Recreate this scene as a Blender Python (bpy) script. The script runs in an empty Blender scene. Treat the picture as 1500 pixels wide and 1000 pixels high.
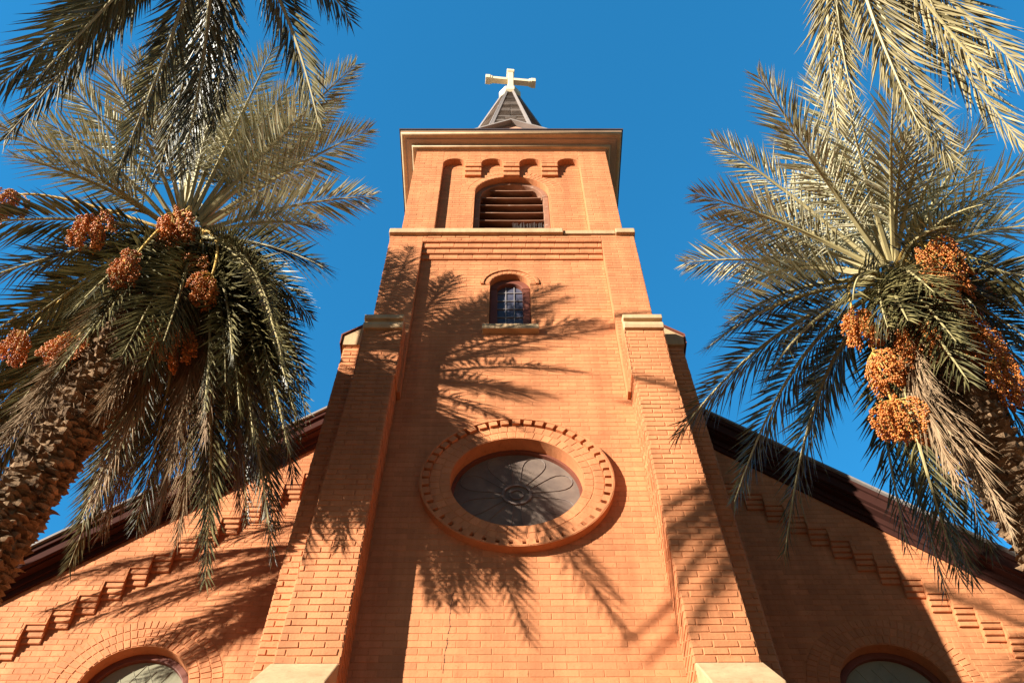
import bpy, math, random
from mathutils import Vector, Matrix
from mathutils.geometry import tessellate_polygon
random.seed(11)
rnd = random.uniform
rad = math.radians
scene = bpy.context.scene
col = scene.collection

# ------------------------------------------------------------------ camera
F_PX, PITCH, YAW, ROLL, CX = 1470.05, 57.3433, 0.54417, -0.50926, -0.0767
def cam_axes():
    p, y, r = rad(PITCH), rad(YAW), rad(ROLL)
    fwd = Vector((math.sin(y)*math.cos(p), math.cos(y)*math.cos(p), math.sin(p)))
    right = Vector((math.cos(y), -math.sin(y), 0))
    up = right.cross(fwd)
    return right*math.cos(r)+up*math.sin(r), up*math.cos(r)-right*math.sin(r), fwd
r_, u_, f_ = cam_axes()
cam = bpy.data.cameras.new('camera')
cam.sensor_width = 36.0
cam.lens = F_PX/1500*36.0
cam.clip_start = 0.05
cam.clip_end = 3000
camo = bpy.data.objects.new('camera', cam)
col.objects.link(camo)
m = Matrix((r_, u_, -f_)).transposed().to_4x4()
m.translation = Vector((CX, 0, 1.6))
camo.matrix_world = m
scene.camera = camo

# ------------------------------------------------------------------ light
SUN_DIR = Vector((1.32, 1.0, -0.48)).normalized()      # the way the light travels
sun_el = math.asin(-SUN_DIR.z)
world = bpy.data.worlds.new('World')
scene.world = world
world.use_nodes = True
nt = world.node_tree
bg = nt.nodes['Background']
sky = nt.nodes.new('ShaderNodeTexSky')
sky.sky_type = 'NISHITA'
sky.sun_disc = False
sky.sun_elevation = sun_el
# rotation: 0 puts the sun at +Y, positive turns clockwise seen from above
sky.sun_rotation = math.atan2(-SUN_DIR.x, -SUN_DIR.y)
sky.altitude = 450
sky.air_density = 1.0
sky.dust_density = 0.1
sky.ozone_density = 3.0
hs = nt.nodes.new('ShaderNodeMix')
hs.data_type = 'RGBA'; hs.blend_type = 'MULTIPLY'
hs.inputs[0].default_value = 1.0
hs.inputs[7].default_value = (0.27, 1.30, 1.52, 1)
nt.links.new(sky.outputs[0], hs.inputs[6])
# sky behind the camera is dimmed artificially, cutting fill on the shaded brick
tc = nt.nodes.new('ShaderNodeTexCoord')
sx = nt.nodes.new('ShaderNodeSeparateXYZ')
nt.links.new(tc.outputs['Generated'], sx.inputs[0])
mr = nt.nodes.new('ShaderNodeMapRange')
mr.interpolation_type = 'SMOOTHSTEP'
for i_, v_ in ((1, -0.30), (2, 0.22), (3, 0.22), (4, 1.0)): mr.inputs[i_].default_value = v_
nt.links.new(sx.outputs['Y'], mr.inputs[0])
mm = nt.nodes.new('ShaderNodeVectorMath'); mm.operation = 'SCALE'
nt.links.new(hs.outputs[2], mm.inputs[0])
nt.links.new(mr.outputs[0], mm.inputs['Scale'])
nt.links.new(mm.outputs[0], bg.inputs['Color'])
bg.inputs['Strength'].default_value = 0.087
sun = bpy.data.lights.new('sun', 'SUN')
sun.energy = 5.0
sun.angle = rad(0.53)
sun.color = (1.0, 0.96, 0.88)
suno = bpy.data.objects.new('sun', sun)
suno.rotation_euler = SUN_DIR.to_track_quat('-Z', 'Y').to_euler()
suno.location = (-20, -15, 20)
col.objects.link(suno)
scene.view_settings.view_transform = 'Standard'
scene.view_settings.look = 'None'
scene.view_settings.gamma = 1.0
scene.view_settings.exposure = 1.52

# ------------------------------------------------------------------ materials
def new_mat(name):
    mt = bpy.data.materials.new(name)
    mt.use_nodes = True
    n = mt.node_tree
    return mt, n, n.nodes['Principled BSDF']
def N(n, typ, **kw):
    x = n.nodes.new(typ)
    for k, v in kw.items():
        setattr(x, k, v)
    return x
def ramp(n, src, stops):
    r = N(n, 'ShaderNodeValToRGB')
    e = r.color_ramp.elements
    while len(e) < len(stops): e.new(0.5)
    for el, (p, c) in zip(e, stops):
        el.position = p; el.color = (*c, 1)
    n.links.new(src, r.inputs[0])
    return r.outputs[0]
def mixc(n, fac, a, b, typ='MIX'):
    x = N(n, 'ShaderNodeMix', data_type='RGBA', blend_type=typ)
    for s, v in ((0, fac), (6, a), (7, b)):
        if isinstance(v, (int, float)): x.inputs[s].default_value = v
        elif isinstance(v, tuple): x.inputs[s].default_value = (*v, 1)
        else: n.links.new(v, x.inputs[s])
    return x.outputs[2]
def noise(n, scale, detail=4, rough=0.6, vec=None):
    t = N(n, 'ShaderNodeTexNoise')
    t.inputs['Scale'].default_value = scale
    t.inputs['Detail'].default_value = detail
    t.inputs['Roughness'].default_value = rough
    if vec is not None: n.links.new(vec, t.inputs['Vector'])
    return t.outputs[0]
def bump(n, bsdf, src, strength, dist):
    b = N(n, 'ShaderNodeBump')
    b.inputs['Strength'].default_value = strength
    b.inputs['Distance'].default_value = dist
    n.links.new(src, b.inputs['Height'])
    n.links.new(b.outputs[0], bsdf.inputs['Normal'])
def pos(n):
    return N(n, 'ShaderNodeNewGeometry').outputs['Position']
def surface(name, base, rough=0.7, var=0.1, blot=None, bscale=1.5, grain=60, gstr=0.3, gdist=0.004, island=0.0, spec=0.3, metallic=0.0, streak=0.0):
    mt, n, b = new_mat(name)
    p = pos(n)
    dark = tuple(c*(1-var) for c in base)
    light = tuple(min(1, c*(1+var)) for c in base)
    c = ramp(n, noise(n, bscale, 5, 0.65, p), [(0.3, dark), (0.7, light)])
    if island:
        g = N(n, 'ShaderNodeNewGeometry').outputs['Random Per Island']
        k = ramp(n, g, [(0.0, (1-island,)*3), (1.0, (1+island*0.6,)*3)])
        c = mixc(n, 1.0, c, k, 'MULTIPLY')
    if streak:
        mp = N(n, 'ShaderNodeMapping'); mp.inputs['Scale'].default_value = (5.0, 5.0, 0.35)
        n.links.new(p, mp.inputs['Vector'])
        k = ramp(n, noise(n, 1.0, 5, 0.65, mp.outputs[0]), [(0.32, (1-streak, 1-streak*1.1, 1-streak*1.2)), (0.66, (1.0, 1.0, 1.0))])
        c = mixc(n, 1.0, c, k, 'MULTIPLY')
        k = ramp(n, noise(n, 26.0, 3, 0.7, p), [(0.30, (0.80, 0.76, 0.72)), (0.42, (1.0, 1.0, 1.0))])
        c = mixc(n, 1.0, c, k, 'MULTIPLY')
    if blot:
        f = ramp(n, noise(n, blot[1], 6, 0.7, p), [(blot[2], (0, 0, 0)), (blot[2]+0.12, (1, 1, 1))])
        c = mixc(n, f, c, blot[0])
    n.links.new(c, b.inputs['Base Color'])
    b.inputs['Roughness'].default_value = rough
    b.inputs['Specular IOR Level'].default_value = spec
    b.inputs['Metallic'].default_value = metallic
    bump(n, b, noise(n, grain, 6, 0.7, p), gstr, gdist)
    return mt
BRICK = (0.56, 0.212, 0.086)
M = {}
M['brick'] = surface('painted_brick', BRICK, 0.75, 0.10, ((0.42, 0.14, 0.045), 2.3, 0.62), 0.9, 45, 0.6, 0.007, 0.14, 0.2, 0.0, 0.28)
M['mortar'] = surface('painted_mortar', tuple(c*0.92 for c in BRICK), 0.85, 0.15, None, 2.0, 80, 0.5, 0.005, 0, 0.15, 0.0, 0.2)
M['stone'] = surface('cream_stone', (0.50, 0.315, 0.165), 0.8, 0.12, ((0.36, 0.22, 0.12), 3.0, 0.58), 3.0, 40, 0.6, 0.006, 0, 0.2, 0.0, 0.28)
M['cream'] = surface('cream_paint', (0.55, 0.365, 0.195), 0.55, 0.08, ((0.42, 0.27, 0.15), 4.0, 0.60), 3.0, 60, 0.3, 0.003, 0, 0.2, 0.0, 0.25)
M['tan'] = surface('tan_paint', (0.42, 0.275, 0.175), 0.6, 0.1, None, 3.0, 90, 0.15, 0.002)
M['maroon'] = surface('maroon_board', (0.045, 0.015, 0.010), 0.85, 0.2, ((0.035, 0.012, 0.009), 2.5, 0.6), 1.2, 40, 0.2, 0.003, 0, 0.1)
M['frame'] = surface('dark_red_frame', (0.15, 0.045, 0.025), 0.6, 0.2, None, 4, 60, 0.2, 0.002)
M['louver'] = surface('weathered_louver', (0.24, 0.11, 0.06), 0.75, 0.25, ((0.45, 0.34, 0.26), 9.0, 0.6), 5, 60, 0.3, 0.003)
M['dark'] = surface('dark_interior', (0.02, 0.012, 0.01), 0.9, 0.1)
M['gutter'] = surface('gutter_metal', (0.22, 0.19, 0.165), 0.45, 0.15, None, 3, 30, 0.1, 0.002)
M['roofedge'] = surface('roof_edge', (0.05, 0.035, 0.035), 0.6, 0.2, None, 3, 40, 0.2, 0.003)
M['shingle'] = surface('grey_shingle', (0.33, 0.275, 0.235), 0.8, 0.2, None, 5, 50, 0.4, 0.005, 0.3)
M['ridge'] = surface('ridge_metal', (0.25, 0.205, 0.175), 0.5, 0.1, None, 5, 40, 0.2, 0.002)
M['salmon'] = surface('salmon_board', (0.46, 0.23, 0.14), 0.7, 0.1)
M['gold'] = surface('cream_cross', (0.70, 0.56, 0.35), 0.5, 0.08, None, 6, 60, 0.1, 0.002)
M['lead'] = surface('lead_came', (0.22, 0.19, 0.18), 0.6, 0.2)
M['tracery'] = surface('rose_tracery', (0.17, 0.12, 0.095), 0.6, 0.2)
M['trunk'] = surface('palm_trunk', (0.21, 0.125, 0.065), 0.9, 0.35, ((0.08, 0.045, 0.025), 7, 0.56), 6, 38, 1.0, 0.02, 0.45, 0.15)
M['rachis'] = surface('frond_rachis', (0.34, 0.27, 0.12), 0.55, 0.2, None, 4, 50, 0.2, 0.002)
M['dryrachis'] = surface('dry_rachis', (0.27, 0.17, 0.09), 0.75, 0.25, None, 4, 50, 0.3, 0.003)
M['stalk'] = surface('date_stalk', (0.50, 0.30, 0.07), 0.55, 0.2, None, 5, 50, 0.2, 0.002)
M['date'] = surface('orange_date', (0.52, 0.155, 0.022), 0.45, 0.25, ((0.30, 0.09, 0.025), 9, 0.58), 8, 60, 0.05, 0.001, 0.45, 0.5)
def glass(name, base, rough, blot, bsc, spec=0.5):
    mt, n, b = new_mat(name)
    p = pos(n)
    c = ramp(n, noise(n, bsc, 5, 0.6, p), [(0.35, base), (0.7, blot)])
    n.links.new(c, b.inputs['Base Color'])
    b.inputs['Roughness'].default_value = rough
    b.inputs['Specular IOR Level'].default_value = spec
    bump(n, b, noise(n, 3.0, 2, 0.5, p), 0.12, 0.01)
    return mt
M['roseglass'] = glass('dusty_rose_glass', (0.12, 0.085, 0.068), 0.45, (0.21, 0.15, 0.11), 4, 0.08)
M['navepane'] = glass('pale_window_glass', (0.22, 0.195, 0.125), 0.35, (0.27, 0.245, 0.16), 3, 0.18)
M['leadglass'] = glass('blue_grey_leaded_glass', (0.05, 0.05, 0.075), 0.25, (0.09, 0.085, 0.11), 9, 0.4)
def leaf_mat(name, a, b2, rough, trans, spec=0.35):
    mt, n, b = new_mat(name)
    g = N(n, 'ShaderNodeNewGeometry').outputs['Random Per Island']
    c = ramp(n, g, [(0.0, a), (1.0, b2)])
    p = pos(n)
    v = ramp(n, noise(n, 1.3, 3, 0.5, p), [(0.35, (0.72,)*3), (0.65, (1.12,)*3)])
    c = mixc(n, 1.0, c, v, 'MULTIPLY')
    n.links.new(c, b.inputs['Base Color'])
    b.inputs['Roughness'].default_value = rough
    b.inputs['Specular IOR Level'].default_value = spec
    tr = N(n, 'ShaderNodeBsdfTranslucent')
    n.links.new(c, tr.inputs[0])
    mx = N(n, 'ShaderNodeMixShader')
    mx.inputs[0].default_value = trans
    out = n.nodes['Material Output']
    n.links.new(b.outputs[0], mx.inputs[1]); n.links.new(tr.outputs[0], mx.inputs[2])
    n.links.new(mx.outputs[0], out.inputs[0])
    return mt
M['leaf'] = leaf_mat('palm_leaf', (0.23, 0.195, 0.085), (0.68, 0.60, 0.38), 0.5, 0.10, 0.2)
M['shaded_oldleaf'] = leaf_mat('shaded_old_palm_leaf', (0.042, 0.038, 0.012), (0.20, 0.16, 0.06), 0.40, 0.05, 0.28)  # old fronds; tone lowered to imitate shade on the near left palm
M['paleleaf'] = leaf_mat('pale_palm_leaf', (0.14, 0.11, 0.045), (0.42, 0.33, 0.16), 0.5, 0.08, 0.15)
M['dryleaf'] = leaf_mat('dry_palm_leaf', (0.20, 0.115, 0.055), (0.40, 0.27, 0.15), 0.7, 0.1, 0.2)
M['ground'] = surface('sandy_soil', (0.17, 0.08, 0.04), 0.95, 0.12, ((0.13, 0.06, 0.03), 0.6, 0.55), 0.4, 25, 0.6, 0.02)
M['path'] = surface('concrete_path', (0.27, 0.18, 0.12), 0.9, 0.1, None, 0.8, 30, 0.3, 0.006)

# ------------------------------------------------------------------ mesh builder
class MB:
    def __init__(s): s.v = []; s.f = []; s.mi = []; s.k = 0
    def add(s, vs, fs):
        o = len(s.v)
        s.v.extend([tuple(p) for p in vs])
        for f in fs:
            s.f.append([i+o for i in f]); s.mi.append(s.k)
    def box(s, x0, x1, y0, y1, z0, z1):
        s.add([(x0,y0,z0),(x1,y0,z0),(x1,y1,z0),(x0,y1,z0),(x0,y0,z1),(x1,y0,z1),(x1,y1,z1),(x0,y1,z1)],
              [(0,3,2,1),(4,5,6,7),(0,1,5,4),(1,2,6,5),(2,3,7,6),(3,0,4,7)])
    def hexa(s, p):          # 8 points, bottom ring then top ring
        s.add(p, [(0,3,2,1),(4,5,6,7),(0,1,5,4),(1,2,6,5),(2,3,7,6),(3,0,4,7)])
    def prism_y(s, prof, y0, y1):      # profile in (x,z), front at y0
        n = len(prof)
        vs = [(x, y0, z) for x, z in prof]+[(x, y1, z) for x, z in prof]
        s.add(vs, [tuple(range(n)), tuple(range(2*n-1, n-1, -1))]+[((i+1) % n, i, n+i, n+(i+1) % n) for i in range(n)])
    def prism_x(s, prof, x0, x1):      # profile in (y,z)
        n = len(prof)
        vs = [(x0, y, z) for y, z in prof]+[(x1, y, z) for y, z in prof]
        s.add(vs, [tuple(range(n)), tuple(range(2*n-1, n-1, -1))]+[((i+1) % n, i, n+i, n+(i+1) % n) for i in range(n)])
    def tube(s, pts, rads, sides=6, cap=True):
        pts = [Vector(p) for p in pts]
        o = len(s.v); n = len(pts)
        T = (pts[1]-pts[0]).normalized()
        a = T.orthogonal().normalized()
        for i, p in enumerate(pts):
            t = (pts[min(i+1, n-1)]-pts[max(i-1, 0)]).normalized()
            a = (a-t*a.dot(t)).normalized(); b = t.cross(a)
            for k in range(sides):
                w = 2*math.pi*k/sides
                s.v.append(tuple(p+(a*math.cos(w)+b*math.sin(w))*rads[i]))
        for i in range(n-1):
            for k in range(sides):
                k2 = (k+1) % sides
                s.f.append([o+i*sides+k, o+i*sides+k2, o+(i+1)*sides+k2, o+(i+1)*sides+k]); s.mi.append(s.k)
        if cap:
            s.f.append([o+k for k in range(sides)][::-1]); s.mi.append(s.k)
            s.f.append([o+(n-1)*sides+k for k in range(sides)]); s.mi.append(s.k)
    def build(s, name, mats, parent=None, bev=0.0, smooth=False):
        me = bpy.data.meshes.new(name)
        me.from_pydata(s.v, [], s.f)
        if not isinstance(mats, (list, tuple)): mats = [mats]
        for mt in mats: me.materials.append(mt)
        if len(mats) > 1: me.polygons.foreach_set('material_index', s.mi)
        if smooth: me.polygons.foreach_set('use_smooth', [True]*len(s.f))
        me.update()
        ob = bpy.data.objects.new(name, me)
        col.objects.link(ob)
        if parent is not None: ob.parent = parent
        if bev:
            md = ob.modifiers.new('bevel', 'BEVEL'); md.width = bev; md.segments = 2; md.limit_method = 'ANGLE'
        return ob
def empty(name, loc=(0, 0, 0)):
    o = bpy.data.objects.new(name, None)
    o.location = loc
    col.objects.link(o)
    return o

# ------------------------------------------------------------------ brickwork
CH, BL = 0.0735, 0.2
def brick(mb, q, nrm, h, joint, j=0.0):
    """one brick: q = four corners (a,b,c,d) in the wall plane, nrm = outward"""
    a, b, c, d = [Vector(p) for p in q]
    ctr = (a+b+c+d)/4
    eu = (b-a).normalized(); ev = (d-a).normalized()
    hj = joint/2
    if (b-a).length < joint*2.0 or (d-a).length < joint*2: return
    base = [a+eu*hj+ev*hj, b-eu*hj+ev*hj, c-eu*hj-ev*hj, d+eu*hj-ev*hj]
    hh = h*(1+rnd(-0.25, 0.25))
    ins = min(0.006, h*0.6)
    top = []
    for i, p in enumerate(base):
        sx = eu*(1 if i in (0, 3) else -1); sy = ev*(1 if i in (0, 1) else -1)
        jit = eu*rnd(-j, j)+ev*rnd(-j, j)
        top.append(p+(sx+sy)*ins+jit+nrm*(hh+rnd(-j, j)*0.5))
        base[i] = p+jit
    mb.add(base+top, [(4,5,6,7),(0,1,5,4),(1,2,6,5),(2,3,7,6),(3,0,4,7)])
def field(mb, O, U, V, nrm, u0, u1, v0, v1, h=0.004, joint=0.009, j=0.0012, skip=None, phase=0.0, edges=None, bl=BL, ch=CH):
    """running bond in the plane O+u*U+v*V; u0/u1 may be functions of v; skip(u,v) True = no brick there"""
    O, U, V, nrm = Vector(O), Vector(U), Vector(V), Vector(nrm)
    n0 = math.floor(v0/ch); row = n0
    while row*ch < v1-0.01:
        va, vb = max(v0, row*ch), min(v1, (row+1)*ch)
        if vb-va < 0.02: row += 1; continue
        vm = (va+vb)/2
        a0 = u0(vm) if callable(u0) else u0
        a1 = u1(vm) if callable(u1) else u1
        off = phase+(bl/2 if row % 2 else 0)+((row*37) % 5-2)*0.004
        k = math.floor((a0-off)/bl)
        while True:
            ua, ub = off+k*bl, off+(k+1)*bl
            k += 1
            if ua >= a1: break
            ua, ub = max(ua, a0), min(ub, a1)
            if ub-ua < 0.03: continue
            segs = [(ua, ub)]
            if skip:
                S = 8
                ok = []
                for i in range(S):
                    x0 = ua+(ub-ua)*i/S; x1 = ua+(ub-ua)*(i+1)/S
                    ok.append(not any(skip(x, y) for x in (x0, x1) for y in (va+0.006, vb-0.006)))
                segs = []; st = None
                for i in range(S+1):
                    good = i < S and ok[i]
                    if good and st is None: st = i
                    if not good and st is not None:
                        segs.append((ua+(ub-ua)*st/S, ua+(ub-ua)*i/S)); st = None
            for x0, x1 in segs:
                if x1-x0 < 0.03: continue
                P = lambda u, v: O+U*u+V*v
                brick(mb, (P(x0, va), P(x1, va), P(x1, vb), P(x0, vb)), nrm, h, joint, j)
        row += 1
def xz(mb, Y, x0, x1, z0, z1, **kw):        # front-facing brickwork
    field(mb, (0, Y, 0), (1, 0, 0), (0, 0, 1), (0, -1, 0), x0, x1, z0, z1, **kw)
def yz(mb, X, y0, y1, z0, z1, side, **kw):  # side-facing brickwork, side = -1 or +1
    field(mb, (X, 0, 0), (0, 1, 0), (0, 0, 1), (side, 0, 0), y0, y1, z0, z1, **kw)
def arch_outline(cx, hw, zb, zs, n=24):     # closed outline of a round-headed opening
    pts = [(cx-hw, zb), (cx+hw, zb)]
    pts += [(cx+hw*math.cos(math.pi*i/n), zs+hw*math.sin(math.pi*i/n)) for i in range(n+1)]
    return pts
def circle(cx, cz, r, n=64):
    return [(cx+r*math.cos(2*math.pi*i/n), cz+r*math.sin(2*math.pi*i/n)) for i in range(n)]
def plate(mb, Y, outer, holes, depths):
    """wall face at Y with holes, each with its own reveal back to Y+depth"""
    loops = [outer]+holes
    pts = [[Vector((x, z, 0)) for x, z in l] for l in loops]
    tris = tessellate_polygon(pts)
    flat = [p for l in loops for p in l]
    vs = [(x, Y, z) for x, z in flat]
    fs = []
    for t in tris:
        a, b, c = [flat[i] for i in t]
        cr = (b[0]-a[0])*(c[1]-a[1])-(b[1]-a[1])*(c[0]-a[0])
        fs.append(tuple(t) if cr > 0 else (t[0], t[2], t[1]))
    mb.add(vs, fs)
    for h, d in zip(holes, depths):
        n = len(h)
        mb.add([(x, Y, z) for x, z in h]+[(x, Y+d, z) for x, z in h], [(i, (i+1) % n, n+(i+1) % n, n+i) for i in range(n)])
def ring_bricks(mb, cx, cz, r0, r1, Y, a0, a1, n, h, joint=0.009, j=0.001):
    for i in range(n):
        b0 = a0+(a1-a0)*i/n; b1 = a0+(a1-a0)*(i+1)/n
        P = lambda r, a: (cx+r*math.cos(a), Y, cz+r*math.sin(a))
        brick(mb, (P(r0, b1), P(r0, b0), P(r1, b0), P(r1, b1)), Vector((0, -1, 0)), h, joint, j)
def ring(mb, cx, cz, r0, r1, y0, y1, n=72, a0=0.0, a1=2*math.pi):
    """solid ring sector standing in the wall, front at y0"""
    closed = abs(a1-a0-2*math.pi) < 1e-6
    m_ = n if closed else n+1
    o = []
    for i in range(m_):
        a = a0+(a1-a0)*i/n
        c, s_ = math.cos(a), math.sin(a)
        o += [(cx+r0*c, y0, cz+r0*s_), (cx+r1*c, y0, cz+r1*s_), (cx+r1*c, y1, cz+r1*s_), (cx+r0*c, y1, cz+r0*s_)]
    fs = []
    for i in range(n):
        i2 = (i+1) % m_
        for k in range(4):
            k2 = (k+1) % 4
            fs.append((i*4+k, i2*4+k, i2*4+k2, i*4+k2)[::-1])
    if not closed: fs += [(0, 1, 2, 3), ((m_-1)*4+3, (m_-1)*4+2, (m_-1)*4+1, (m_-1)*4)]
    mb.add(o, fs)
def disk(mb, pts, Y, th=0.02):
    mb.prism_y(pts, Y, Y+th)
BM = [M['brick'], M['mortar']]

# ------------------------------------------------------------------ ground
g = MB(); g.add([(-1500,-1500,0),(1500,-1500,0),(1500,1500,0),(-1500,1500,0)], [(0,1,2,3)])
go = g.build('ground', M['ground']); go['kind'] = 'structure'
g = MB()
for i in range(12):
    g.box(-1.3, 1.3, 5.4-1.5*(i+1)+0.006, 5.4-1.5*i-0.006, 0.0, 0.03)
po = g.build('path', M['path'], bev=0.006); po['kind'] = 'structure'

# ------------------------------------------------------------------ church
church = empty('church', (0, 8, 0))
church['label'] = 'orange painted brick church with a tall bell tower topped by a spire and cross'
church['category'] = 'church'
def CH_(mb, name, mats, parent=None, bev=0.0, smooth=False):
    ob = mb.build(name, mats, None, bev, smooth)
    if parent is None:
        ob.parent = church
        ob.matrix_parent_inverse = Matrix.Translation((0, -8, 0))
    else:
        ob.parent = parent      # parents carry no transform of their own beyond the church's
        ob.matrix_parent_inverse = Matrix()
    return ob

YW, YP = 6.5, 6.39          # recessed panel plane, pilaster plane
WX, WZ0, WZS, WHW = -0.035, 12.02, 13.14, 0.265     # little window
RX, RZ = 0.02, 9.15                                 # rose
BX, BZ0, BZS, BHW = 0.0, 14.50, 16.09, 0.575        # belfry opening
HP, HB = 1.715, 1.575                               # half widths, lower stage and belfry
w = MB()
# --- lower and middle stage
w.k = 1
plate(w, YW, [(-1.40, 0), (1.40, 0), (1.40, 14.40), (-1.40, 14.40)],
      [arch_outline(WX, WHW, WZ0, WZS), circle(RX, RZ, 0.655)], [0.17, 0.22])
w.box(-HP, HP, YW+0.30, 9.55, 0, 14.33)
for s in (-1, 1):
    a, b = sorted((s*1.25, s*HP))
    w.box(a, b, YP, YW+0.31, 10.55, 14.328)
    a2, b2 = sorted((s*1.45, s*HP))
    w.box(a2, b2, YP, YW+0.31, 0, 10.549)
w.box(-1.251, 1.251, YP+0.001, YW+0.02, 14.15, 14.327)
w.k = 0
def skip_mid(u, v):
    if (u-RX)**2+(v-RZ)**2 < 0.90**2: return True
    if abs(u-WX) < WHW+0.002 and WZ0 < v < WZS: return True
    return (u-WX)**2+(v-WZS)**2 < (WHW+0.10)**2 and v > WZS-0.02
xz(w, YW, (lambda z: -1.25 if z > 10.55 else -1.38), (lambda z: 1.25 if z > 10.55 else 1.38), 0, 13.80, skip=skip_mid, h=0.003, joint=0.007, j=0.0012)
for s in (-1, 1):
    a, b = sorted((s*1.25, s*HP))
    xz(w, YP, a, b, 11.2, 14.325, h=0.003, joint=0.007, phase=0.05)
    yz(w, s*HP, YP, 9.55, 0, 14.325, s, h=0.005)
xz(w, YP, -1.25, 1.25, 14.15, 14.325, h=0.005)
for i in range(3):                                   # corbelled courses closing the panel
    z1 = 14.15-i*0.117
    w.box(-1.249, 1.249, YP+0.028*(i+1), YW+0.02, z1-0.118, z1-(0.0 if i == 0 else 0.002))
    xz(w, YP+0.028*(i+1), -1.249, 1.249, z1-0.117, z1, h=0.005, ch=0.117, phase=0.03*i)
# --- belfry
w.k = 1
plate(w, YW, [(-1.12, 14.33), (1.12, 14.33), (1.12, 17.3), (-1.12, 17.3)], [arch_outline(BX, BHW, BZ0, BZS)], [0.34])
for s in (-1, 1):
    a, b = sorted((s*1.112, s*HB))
    w.box(a, b, YP, 9.55, 14.33, 17.47)
w.box(-HB+0.2, HB-0.2, YW+0.8, 9.545, 14.33, 17.46)
w.k = 0
def skip_bel(u, v):
    if abs(u-BX) < BHW+0.002 and v < BZS: return True
    return (u-BX)**2+(v-BZS)**2 < (BHW+0.215)**2 and v > BZS-0.02
xz(w, YW, -1.11, 1.11, 14.46, 17.1, skip=skip_bel, h=0.003, joint=0.007)
ring_bricks(w, BX, BZS, BHW+0.004, BHW+0.108, YW, 0, math.pi, 27, 0.004, 0.007)
ring_bricks(w, BX, BZS, BHW+0.109, BHW+0.213, YW, 0, math.pi, 31, 0.004, 0.007)
for s in (-1, 1):
    a, b = sorted((s*1.112, s*HB))
    xz(w, YP, a, b, 14.46, 17.465, h=0.003, joint=0.007)
    yz(w, s*HB, YP, 9.55, 14.46, 17.465, s, h=0.003, joint=0.007)
# blind arcade under the cornice: four little arches on three corbel stacks
AW, CWD = 0.36, 0.26
def arcade_outline():
    pts = [(-1.112, 17.469), (-1.112, 16.98)]
    x = -1.11
    for k in range(4):
        c = x+AW/2
        for i in range(13):
            a = math.pi*(1-i/12)
            pts.append((c+AW/2*math.cos(a), 16.98+AW/2*math.sin(a)))
        x += AW+CWD
    pts += [(1.112, 16.98), (1.112, 17.469)]
    return pts
w.k = 1
w.prism_y(arcade_outline()[::-1], YP, YW+0.05)
w.k = 0
def skip_arc(u, v):
    if v > 17.165: return False
    x = -1.11
    for k in range(4):
        c = x+AW/2
        if abs(u-c) < AW/2+0.003 and (v < 16.98 or (u-c)**2+(v-16.98)**2 < (AW/2+0.004)**2): return True
        x += AW+CWD
    return False
xz(w, YP, -1.11, 1.11, 16.98, 17.465, skip=skip_arc, h=0.003, joint=0.007)
for k in range(3):
    x0 = -1.11+AW+k*(AW+CWD)
    for i in range(3):
        z1 = 16.98-i*0.118
        w.k = 1; w.box(x0, x0+CWD, YP+0.006+0.027*i, YW+0.02, z1-0.119, z1)
        w.k = 0; xz(w, YP+0.006+0.027*i, x0, x0+CWD, z1-0.118, z1, ch=0.118, bl=0.13, h=0.003)
tower = CH_(w, 'tower_wall', BM)
ck = MB()                                            # a settlement crack following the joints
pz, px_ = 7.72, -0.545
cr_pts = []
while pz > 6.85:
    cr_pts.append((px_+rnd(-0.006, 0.006), pz)); pz -= 0.0735/2; px_ += rnd(-0.006, 0.003)
for (xa, za), (xb, zb) in zip(cr_pts, cr_pts[1:]):
    wa, wb = rnd(0.0008, 0.0035), rnd(0.0008, 0.0035)
    ck.hexa([(xb-wb, 6.4962, zb), (xb+wb, 6.4962, zb), (xb+wb, 6.5, zb), (xb-wb, 6.5, zb), (xa-wa, 6.4962, za), (xa+wa, 6.4962, za), (xa+wa, 6.5, za), (xa-wa, 6.5, za)])
CH_(ck, 'wall_crack', M['dark'], tower)

# --- stone ledge under the belfry
l = MB()
l.box(-1.735, 0.72, 6.33, 9.6, 14.332, 14.46)
l.box(0.722, 1.46, 6.362, 9.59, 14.352, 14.452)
l.box(1.462, 1.735, 6.33, 9.6, 14.332, 14.462)
CH_(l, 'stone_ledge', M['stone'], bev=0.012)

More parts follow.
